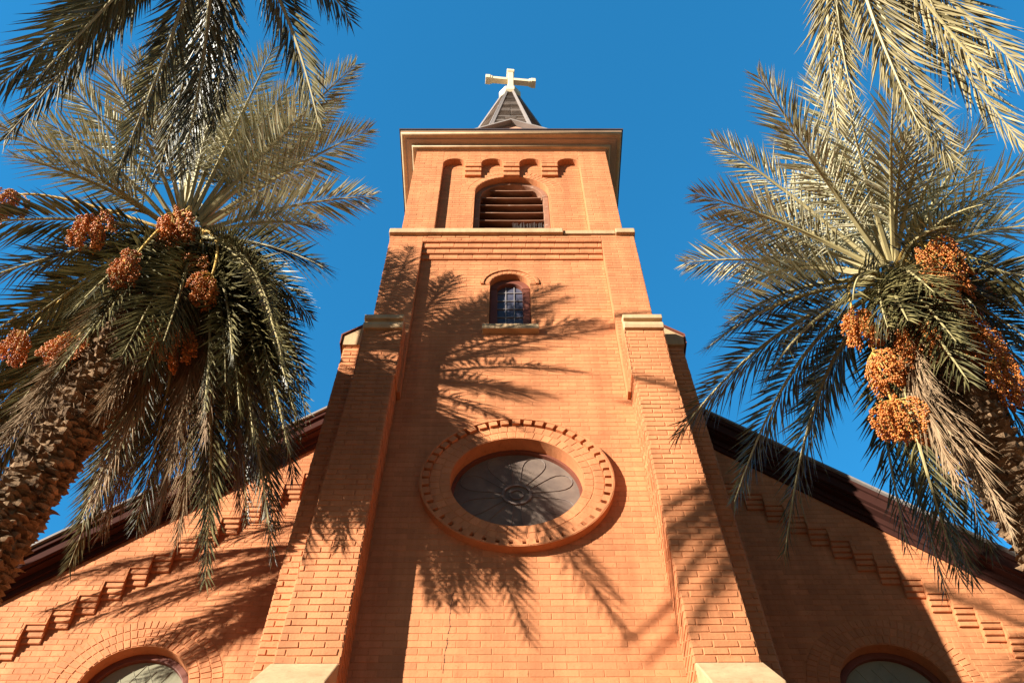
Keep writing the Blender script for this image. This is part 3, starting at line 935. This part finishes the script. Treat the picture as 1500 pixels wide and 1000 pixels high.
def trunk_mesh(root, pts, r0, r1):
    """trunk of overlapping cut leaf bases set in spirals"""
    pts = [Vector(p) for p in pts]
    seg = [(pts[i+1]-pts[i]).length for i in range(len(pts)-1)]
    Lt = sum(seg)
    def at(s_):
        for i, l_ in enumerate(seg):
            if s_ <= l_ or i == len(seg)-1: return pts[i].lerp(pts[i+1], min(1, s_/l_)), (pts[i+1]-pts[i]).normalized()
            s_ -= l_
    mb = MB()
    nn = 40
    mb.tube([at(Lt*i/nn)[0] for i in range(nn+1)], [(r0+(r1-r0)*i/nn)*0.86 for i in range(nn+1)], 14)
    k = 0; s_ = 0.1
    gold = math.pi*2/13.0
    while s_ < Lt-0.02:
        c, t = at(s_)
        rr = (r0+(r1-r0)*s_/Lt)*rnd(0.95, 1.05)
        a = k*gold*5+rnd(-0.3, 0.3)
        ax = t.orthogonal().normalized(); bx = t.cross(ax)
        out = ax*math.cos(a)+bx*math.sin(a); tan = t.cross(out)
        hw_ = rr*rnd(0.12, 0.32); hh = rnd(0.008, 0.022); pr_ = rnd(0.0, 0.038)*(1 if random.random() < 0.85 else 1.6)
        p = c+out*rr*0.80
        tilt = rnd(-0.03, 0.03)
        lo_ = [p-tan*hw_-t*hh*0.6, p+tan*hw_-t*hh*0.6]
        mi_ = [p-tan*hw_*1.05+out*(rr*0.16+pr_*0.4)+t*hh*0.2, p+out*(rr*0.22+pr_*0.8)+t*(hh*0.1+tilt), p+tan*hw_*1.05+out*(rr*0.16+pr_*0.4)+t*hh*0.2]
        hi_ = [p-tan*hw_*0.62+out*(rr*0.2+pr_*0.7)+t*hh*rnd(0.7, 1.0), p+out*(rr*0.26+pr_*1.3)+t*hh*rnd(0.75, 1.1), p+tan*hw_*0.62+out*(rr*0.2+pr_*0.7)+t*hh*rnd(0.7, 1.0)]
        bk = [p-tan*hw_*0.6+t*hh*0.75, p+tan*hw_*0.6+t*hh*0.75]
        mb.add(lo_+mi_+hi_+bk, [(0, 1, 3), (0, 3, 2), (1, 4, 3), (2, 3, 6, 5), (3, 4, 7, 6), (5, 6, 9, 8), (6, 7, 9), (0, 2, 5, 8), (1, 9, 7, 4)])
        s_ += 0.0024; k += 1
    return mb.build('trunk', M['trunk'], root)
ICO = None
def ico():
    global ICO
    if ICO is None:
        g_ = (1+5**0.5)/2
        v = [Vector(p).normalized() for p in ((-1,g_,0),(1,g_,0),(-1,-g_,0),(1,-g_,0),(0,-1,g_),(0,1,g_),(0,-1,-g_),(0,1,-g_),(g_,0,-1),(g_,0,1),(-g_,0,-1),(-g_,0,1))]
        f = [(0,11,5),(0,5,1),(0,1,7),(0,7,10),(0,10,11),(1,5,9),(5,11,4),(11,10,2),(10,7,6),(7,1,8),(3,9,4),(3,4,2),(3,2,6),(3,6,8),(3,8,9),(4,9,5),(2,4,11),(6,2,10),(8,6,7),(9,8,1)]
        ICO = (v, f)
    return ICO
def cluster_mesh(n, rx, rz):
    mb = MB()
    v, f = ico()
    ns = 44
    strands = []
    for k in range(ns):                                # fruiting strands fan out from the stalk and hang
        a = rnd(0, 2*math.pi); r0 = math.sqrt(rnd(0.02, 1.0)); ln = rnd(0.75, 1.15)
        wob = 1+0.25*math.sin(2*a+1)+0.15*math.sin(5*a)
        ex, ey = rx*r0*wob*math.cos(a), rx*r0*wob*math.sin(a)
        ez = -rz*ln*math.sqrt(max(0.05, 1-0.75*r0*r0))
        strands.append([Vector((ex*f1, ey*f1, rz*1.2+(ez-rz*1.2)*f2)) for f1, f2 in ((0, 0), (0.45, 0.16), (0.85, 0.40), (1.0, 0.70), (0.97, 1.0))])
    for i in range(n):
        st = random.choice(strands)
        t = 4*(0.30+0.70*random.random()**0.8)
        k = min(3, int(t)); p0 = st[k].lerp(st[k+1], t-k)
        c = p0+Vector((rnd(-1, 1), rnd(-1, 1), rnd(-1, 1)))*0.022
        ax = (Vector((c.x, c.y, 0))*1.5+Vector((0, 0, -0.25))+Vector((rnd(-.15, .15), rnd(-.15, .15), rnd(-.1, .1)))).normalized()
        q = ax.to_track_quat('Z', 'Y')
        sc = rnd(0.65, 1.15); th = rnd(0.8, 1.05)
        mb.add([c+q @ Vector((p.x*0.0118*sc*th, p.y*0.0118*sc*th, p.z*0.0195*sc)) for p in v], f)
    mb.k = 1
    for st in strands: mb.tube(st, [0.005, 0.0045, 0.004, 0.003, 0.002], 3, False)
    me = mb.build('date_cluster', [M['date'], M['stalk']], None, 0, True)
    mesh = me.data
    bpy.data.objects.remove(me)
    return mesh
CLUSTERS = [cluster_mesh(1500, 0.24, 0.31), cluster_mesh(1100, 0.22, 0.25), cluster_mesh(1800, 0.25, 0.40)]
def date_cluster(root, top, P, variant, scale=1.0):
    o = bpy.data.objects.new('date_cluster', CLUSTERS[variant])
    col.objects.link(o); o.parent = root
    o.location = P; o.rotation_euler = (rnd(-.3, .3), rnd(-.3, .3), rnd(0, 6.28)); o.scale = (scale,)*3
    top = Vector(top); P = Vector(P)
    e = P+Vector((0, 0, 0.30*scale))
    mid = (top+e)/2+Vector((e.x-top.x, e.y-top.y, 0))*0.25+UP*0.35
    pts = bez(top, mid+(mid-(top+e)/2)*0.3, e, 10)
    s = MB(); s.tube([p-P for p in pts], [0.022-0.001*i for i in range(11)], 5)
    so = s.build('stalk', M['stalk'], None, 0, True)
    so.parent = o
    so.matrix_parent_inverse = (Matrix.LocRotScale(None, o.rotation_euler, o.scale)).inverted()
    return o
def palm(label, base, trunk, r0, r1, crown, fronds, kinds, dates, dry, filler, group, lm=0.43, dens=1.05, wide=0.92):
    root = empty('date_palm', base)
    root['label'] = label; root['category'] = 'palm tree'; root['group'] = group
    bv = Vector(base)
    trunk_mesh(root, [Vector(p)-bv for p in trunk], r0, r1)
    cr_ = Vector(crown)
    for (T, arch), kd in zip(fronds, kinds):
        T = Vector(T); h = Vector((T.x-cr_.x, T.y-cr_.y, 0))
        hn = h.normalized() if h.length > 0.05 else Vector((rnd(-1, 1), rnd(-1, 1), 0)).normalized()
        elev = (T.z-cr_.z)/(T-cr_).length
        B = cr_+hn*0.16+UP*(0.22*elev+rnd(-0.05, 0.05))
        frond(root, 'frond', B-bv, T-bv, arch, kd, rnd(-0.5, 0.5), lm*rnd(0.9, 1.08), dens, wide)
    for (az, el, L, arch, kd) in filler:
        d = Vector((math.cos(rad(az))*math.cos(rad(el)), math.sin(rad(az))*math.cos(rad(el)), math.sin(rad(el))))
        B = cr_+Vector((d.x, d.y, 0)).normalized()*0.15+UP*0.2*d.z
        frond(root, 'frond', B-bv, B+d*L-bv, arch, kd, rnd(-0.4, 0.4))
    for (T, arch) in dry:
        T = Vector(T); h = Vector((T.x-cr_.x, T.y-cr_.y, 0))
        B = cr_+h.normalized()*0.2+UP*rnd(-0.35, -0.1)
        frond(root, 'dead_frond', B-bv, T-bv, arch, 'dry', rnd(-0.5, 0.5), 0.46, 1.7, 0.95)
    for (P, v, sc) in dates:
        P = Vector(P); h = Vector((P.x-cr_.x, P.y-cr_.y, 0)).normalized()
        date_cluster(root, cr_+h*0.12-bv, P-bv, v, sc)
    return root
# tips of the fronds in metres, and how far each one arches above the straight line
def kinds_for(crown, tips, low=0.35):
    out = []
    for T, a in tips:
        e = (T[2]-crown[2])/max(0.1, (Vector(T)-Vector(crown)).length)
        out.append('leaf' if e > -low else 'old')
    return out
TIPS_A = [((-1.89, 3.7, 13.52), 0.3),
 ((-1.75, 4.4, 13.21), 0.35),
 ((-1.58, 4.7, 11.94), 0.4),
 ((-1.96, 4.95, 10.74), 0.4),
 ((-2.09, 4.81, 11.43), 0.4),
 ((-2.77, 4.03, 13.61), 0.3),
 ((-3.58, 3.61, 14.17), 0.2),
 ((-2.99, 3.68, 14.13), 0.2),
 ((-3.98, 3.23, 13.13), 0.2),
 ((-4.34, 3.27, 12.11), 0.3),
 ((-4.93, 3.44, 12.32), 0.3),
 ((-4.98, 3.75, 11.78), 0.4),
 ((-5.39, 3.56, 11.36), 0.3),
 ((-5.13, 3.97, 11.31), 0.4),
 ((-5.41, 4.33, 10.46), 0.5),
 ((-2.52, 5.16, 13.97), 0.3),
 ((-2.2, 4.37, 14.1), 0.3),
 ((-3.43, 3.98, 14.01), 0.2),
 ((-3.89, 3.79, 13.92), 0.2),
 ((-4.0, 3.19, 12.22), 0.2),
 ((-5.57, 4.92, 10.15), 0.6),
 ((-5.25, 5.23, 9.53), 0.7),
 ((-5.35, 6.48, 9.88), 0.9),
 ((-5.54, 6.27, 9.5), 0.9),
 ((-5.2, 6.07, 10.29), 0.8),
 ((-4.58, 4.93, 9.66), 0.5),
 ((-4.3, 5.22, 9.76), 0.5),
 ((-3.84, 5.32, 9.91), 0.5),
 ((-3.36, 5.4, 9.79), 0.6),
 ((-2.0, 5.55, 9.53), 0.9),
 ((-1.93, 5.53, 8.76), 1.0),
 ((-2.43, 7.11, 9.21), 1.1),
 ((-2.4, 7.16, 10.02), 1.1),
 ((-2.88, 6.9, 8.26), 1.1),
 ((-4.67, 7.67, 9.2), 1.0),
 ((-3.87, 7.13, 9.24), 1.0),
 ((-3.81, 7.3, 10.18), 0.9),
 ((-4.57, 7.43, 10.34), 0.9),
 ((-2.34, 5.6, 8.65), 0.9),
 ((-2.54, 5.25, 8.68), 0.8),
 ((-2.36, 5.19, 9.95), 0.7),
 ((-2.02, 4.3, 8.71), 0.9),
 ((-1.87, 4.4, 8.27), 1.0),
 ((-2.1, 5.3, 8.4), 1.1),
 ((-3.47, 4.5, 14.42), 0.2),
 ((-3.89, 4.5, 14.88), 0.2),
 ((-3.04, 4.4, 13.93), 0.25),
 ((-4.15, 4.6, 14.76), 0.2),
 ((-2.72, 4.3, 14.16), 0.25),
 ((-2.38, 4.4, 13.56), 0.3),
 ((-5.0, 6.9, 9.09), 0.9),
 ((-5.35, 6.6, 9.16), 0.9),
 ((-5.67, 6.4, 9.13), 0.9),
 ((-6.11, 6.1, 9.39), 0.8),
 ((-5.18, 7.1, 8.92), 0.9),
 ((-5.63, 6.9, 9.0), 0.9),
 ((-2.22, 5.0, 8.75), 0.8),
 ((-2.31, 5.0, 8.35), 0.8),
 ((-2.47, 4.9, 8.6), 0.7),
 ((-2.07, 5.1, 8.48), 0.9),
 ((-1.99, 5.0, 8.75), 0.9),
 ((-2.2, 5.2, 8.24), 0.9),
 ((-2.46, 4.8, 8.87), 0.7),
 ((-2.6, 5.0, 8.35), 0.8),
 ((-1.89, 5.1, 8.48), 0.9),
 ((-3.27, 4.6, 8.57), 0.6),
 ((-3.64, 4.6, 9.0), 0.6),
 ((-3.1, 4.7, 8.52), 0.6),
 ((-3.86, 4.5, 9.18), 0.6),
 ((-2.99, 4.6, 8.78), 0.6),
 ((-3.78, 4.7, 8.52), 0.6),
 ((-3.93, 5.02, 10.06), 0.55),
 ((-3.57, 5.06, 9.93), 0.55),
 ((-3.32, 5.22, 10.0), 0.55),
 ((-2.81, 5.64, 10.14), 0.55),
 ((-2.5, 5.73, 9.79), 0.55),
 ((-3.08, 5.74, 9.8), 0.55),
 ((-4.07, 4.79, 10.34), 0.55),
 ((-3.45, 4.84, 10.01), 0.55),
 ((-3.08, 4.8, 10.15), 0.55),
 ((-2.04, 5.23, 10.2), 0.55),
 ((-2.58, 5.45, 10.36), 0.55),
 ((-2.73, 5.16, 10.43), 0.55),
 ((-2.34, 5.24, 10.16), 0.55),
 ((-1.79, 5.11, 8.49), 1.0),
 ((-1.84, 5.03, 7.93), 1.0),
 ((-2.84, 7.34, 10.23), 1.0),
 ((-2.8, 7.24, 9.46), 1.0),
 ((-2.3, 6.81, 8.52), 1.0),
 ((-3.11, 7.38, 10.4), 1.0),
 ((-3.11, 7.05, 9.05), 1.0),
 ((-2.27, 5.58, 10.31), 1.0),
 ((-3.93, 6.27, 8.41), 0.8),
 ((-4.62, 5.52, 9.06), 0.8),
 ((-4.86, 4.93, 10.72), 0.8)]
CA = (-3.64, 5.0, 11.6)
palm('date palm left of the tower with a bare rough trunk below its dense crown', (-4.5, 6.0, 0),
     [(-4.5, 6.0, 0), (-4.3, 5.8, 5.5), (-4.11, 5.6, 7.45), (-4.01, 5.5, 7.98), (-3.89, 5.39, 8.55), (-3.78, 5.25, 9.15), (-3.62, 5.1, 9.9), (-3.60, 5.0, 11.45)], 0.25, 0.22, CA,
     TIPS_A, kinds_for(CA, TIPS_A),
     [((-5.57, 4.7, 11.72), 1, 0.88),
 ((-4.32, 4.6, 10.88), 1, 0.9680000000000001),
 ((-3.5, 4.6, 10.93), 1, 1.012),
 ((-3.29, 4.85, 10.51), 1, 0.88),
 ((-4.14, 5.1, 9.39), 0, 0.748),
 ((-4.66, 5.1, 9.47), 1, 0.7040000000000001),
 ((-3.18, 5.0, 9.41), 0, 0.88),
 ((-3.59, 4.45, 9.78), 1, 0.748),
 ((-2.92, 4.7, 9.83), 1, 0.7040000000000001)],
     [((-4.33, 5.3, 8.37), 0.7),
 ((-3.87, 5.15, 8.56), 0.5),
 ((-3.44, 5.5, 7.77), 0.6),
 ((-4.2, 5.1, 8.89), 0.5),
 ((-2.89, 5.4, 8.13), 0.8),
 ((-3.48, 5.05, 8.42), 0.5),
 ((-3.06, 5.9, 8.0), 0.8),
 ((-2.65, 5.3, 8.37), 0.5),
 ((-4.16, 5.2, 8.43), 0.6),
 ((-4.28, 7.3, 9.32), 0.9),
 ((-3.94, 7.4, 9.53), 0.9),
 ((-3.42, 7.2, 9.11), 0.9),
 ((-4.09, 7.1, 9.52), 0.9),
 ((-3.07, 7.0, 9.2), 0.9),
 ((-3.74, 7.2, 9.73), 0.9),
 ((-2.8, 6.9, 9.29), 0.9),
 ((-5.61, 7.4, 9.23), 0.9),
 ((-6.06, 7.2, 9.42), 0.9),
 ((-6.63, 7.0, 9.84), 0.9)],
     [(rnd(0, 360), rnd(55, 85), rnd(1.6, 2.3), 0.2, 'leaf') for i in range(2)],
     'date palms lining the walk to the church')
TIPS_B = [((2.5, 3.25, 11.72), 0.3),
 ((2.17, 4.04, 11.97), 0.35),
 ((1.92, 4.42, 11.38), 0.4),
 ((2.12, 4.85, 11.6), 0.4),
 ((1.92, 5.34, 11.56), 0.4),
 ((2.1, 5.1, 9.93), 0.5),
 ((1.81, 5.17, 9.54), 0.6),
 ((1.5, 5.8, 8.99), 0.8),
 ((1.91, 5.91, 8.22), 1.0),
 ((2.4, 6.41, 8.1), 1.1),
 ((3.5, 6.12, 7.38), 1.1),
 ((3.28, 5.98, 7.74), 1.1),
 ((2.23, 5.15, 8.96), 0.6),
 ((5.18, 3.79, 12.01), 0.3),
 ((4.75, 4.08, 11.21), 0.3),
 ((5.25, 3.62, 10.62), 0.4),
 ((5.02, 4.25, 10.29), 0.5),
 ((3.73, 3.16, 11.25), 0.2),
 ((3.37, 3.39, 11.51), 0.2),
 ((3.23, 3.36, 12.32), 0.3),
 ((4.16, 3.35, 11.2), 0.2),
 ((2.76, 3.64, 11.39), 0.3),
 ((5.26, 4.73, 9.93), 0.6),
 ((4.67, 4.82, 8.89), 0.7),
 ((5.14, 5.46, 8.95), 0.9),
 ((4.34, 5.19, 7.69), 1.0),
 ((3.87, 4.43, 11.67), 0.2),
 ((4.66, 4.61, 11.69), 0.3),
 ((4.29, 4.82, 11.13), 0.2),
 ((2.59, 5.44, 11.51), 0.4),
 ((2.59, 4.72, 11.77), 0.3),
 ((4.84, 4.45, 10.69), 0.4),
 ((4.34, 4.63, 9.51), 0.6),
 ((3.8, 3.83, 9.42), 0.5),
 ((4.06, 4.15, 9.41), 0.5),
 ((4.25, 4.15, 9.15), 0.5),
 ((4.51, 4.59, 9.21), 0.5),
 ((4.18, 3.8, 9.79), 0.5),
 ((3.38, 4.12, 11.86), 0.3),
 ((3.9, 3.65, 11.06), 0.3),
 ((4.44, 3.7, 11.18), 0.3),
 ((4.88, 4.25, 10.74), 0.3),
 ((2.16, 5.22, 10.52), 0.9),
 ((3.58, 5.97, 7.38), 0.9),
 ((3.22, 4.3, 8.62), 0.55),
 ((3.52, 4.2, 8.89), 0.55),
 ((3.58, 4.4, 8.46), 0.55),
 ((3.09, 4.4, 8.67), 0.55),
 ((3.0, 4.5, 9.29), 0.55),
 ((3.54, 4.5, 8.02), 0.55),
 ((4.07, 6.6, 7.95), 0.55),
 ((4.25, 6.4, 8.09), 0.55)]
CB = (3.90, 5.0, 10.6)
palm('date palm right of the tower, date bunches and dry fronds hanging beside its trunk', (4.1, 5.6, 0),
     [(4.1, 5.6, 0), (4.02, 5.4, 5.5), (3.96, 5.3, 7.49), (3.91, 5.2, 8.22), (3.904, 5.1, 8.88), (3.90, 5.0, 10.45)], 0.235, 0.22, CB,
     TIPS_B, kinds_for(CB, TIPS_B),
     [((3.96, 4.4, 9.72), 2, 0.8800000000000001),
 ((3.11, 4.75, 9.23), 1, 0.8400000000000001),
 ((3.2, 4.9, 8.75), 1, 0.8),
 ((3.48, 4.75, 8.9), 2, 0.76),
 ((3.18, 5.0, 8.2), 0, 0.851),
 ((3.88, 4.6, 9.56), 1, 0.8),
 ((4.15, 4.85, 9.45), 2, 0.7200000000000001),
 ((4.15, 4.9, 9.01), 2, 0.7200000000000001),
 ((4.18, 4.9, 8.59), 0, 0.74),
 ((4.53, 5.0, 10.14), 1, 0.8)],
     [((3.5, 4.95, 6.89), 0.6),
 ((3.36, 4.85, 7.53), 0.6),
 ((3.24, 4.85, 7.29), 0.6),
 ((3.36, 4.7, 8.21), 0.6)],
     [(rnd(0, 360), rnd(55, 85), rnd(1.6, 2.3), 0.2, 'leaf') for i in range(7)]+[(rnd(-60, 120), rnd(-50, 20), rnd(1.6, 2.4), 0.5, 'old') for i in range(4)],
     'date palms lining the walk to the church', 0.42, 0.86, 0.88)
TIPS_C = [((-3.92, 2.85, 8.91), 0.7),
 ((-3.58, 2.41, 8.79), 0.7),
 ((-3.02, 3.03, 8.64), 0.9),
 ((-2.93, 3.24, 9.36), 0.9),
 ((-2.7, 3.23, 9.14), 0.8),
 ((-2.56, 3.07, 9.7), 0.9),
 ((-1.62, 2.94, 9.51), 0.9),
 ((-1.4, 2.3, 10.24), 0.7),
 ((-3.56, 2.23, 9.38), 0.7),
 ((-4.07, 2.6, 8.87), 0.7)]
CC = (-2.7, 1.4, 11.3)
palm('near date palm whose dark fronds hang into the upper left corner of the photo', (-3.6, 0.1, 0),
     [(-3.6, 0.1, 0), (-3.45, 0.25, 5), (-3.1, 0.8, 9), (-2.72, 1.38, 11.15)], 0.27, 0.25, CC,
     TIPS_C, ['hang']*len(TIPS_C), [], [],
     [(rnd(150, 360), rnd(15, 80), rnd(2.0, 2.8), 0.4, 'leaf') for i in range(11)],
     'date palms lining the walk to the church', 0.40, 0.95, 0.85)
TIPS_D = [((2.65, 2.98, 9.47), 0.8),
 ((2.71, 2.73, 9.4), 0.8),
 ((3.06, 2.74, 8.86), 0.8),
 ((3.28, 2.94, 8.66), 0.8),
 ((3.9, 2.9, 8.86), 0.8),
 ((3.73, 2.52, 9.29), 0.7),
 ((4.1, 2.57, 8.96), 0.7)]
CD = (2.9, 1.4, 11.2)
palm('near date palm whose pale fronds hang into the upper right corner of the photo', (3.7, 0.1, 0),
     [(3.7, 0.1, 0), (3.6, 0.25, 5), (3.25, 0.8, 9), (2.92, 1.38, 11.05)], 0.27, 0.25, CD,
     TIPS_D, ['hangpale']*len(TIPS_D), [], [],
     [(rnd(180, 390), rnd(5, 80), rnd(2.0, 2.8), 0.4, 'leaf') for i in range(12)],
     'date palms lining the walk to the church', 0.38, 0.9, 0.75)
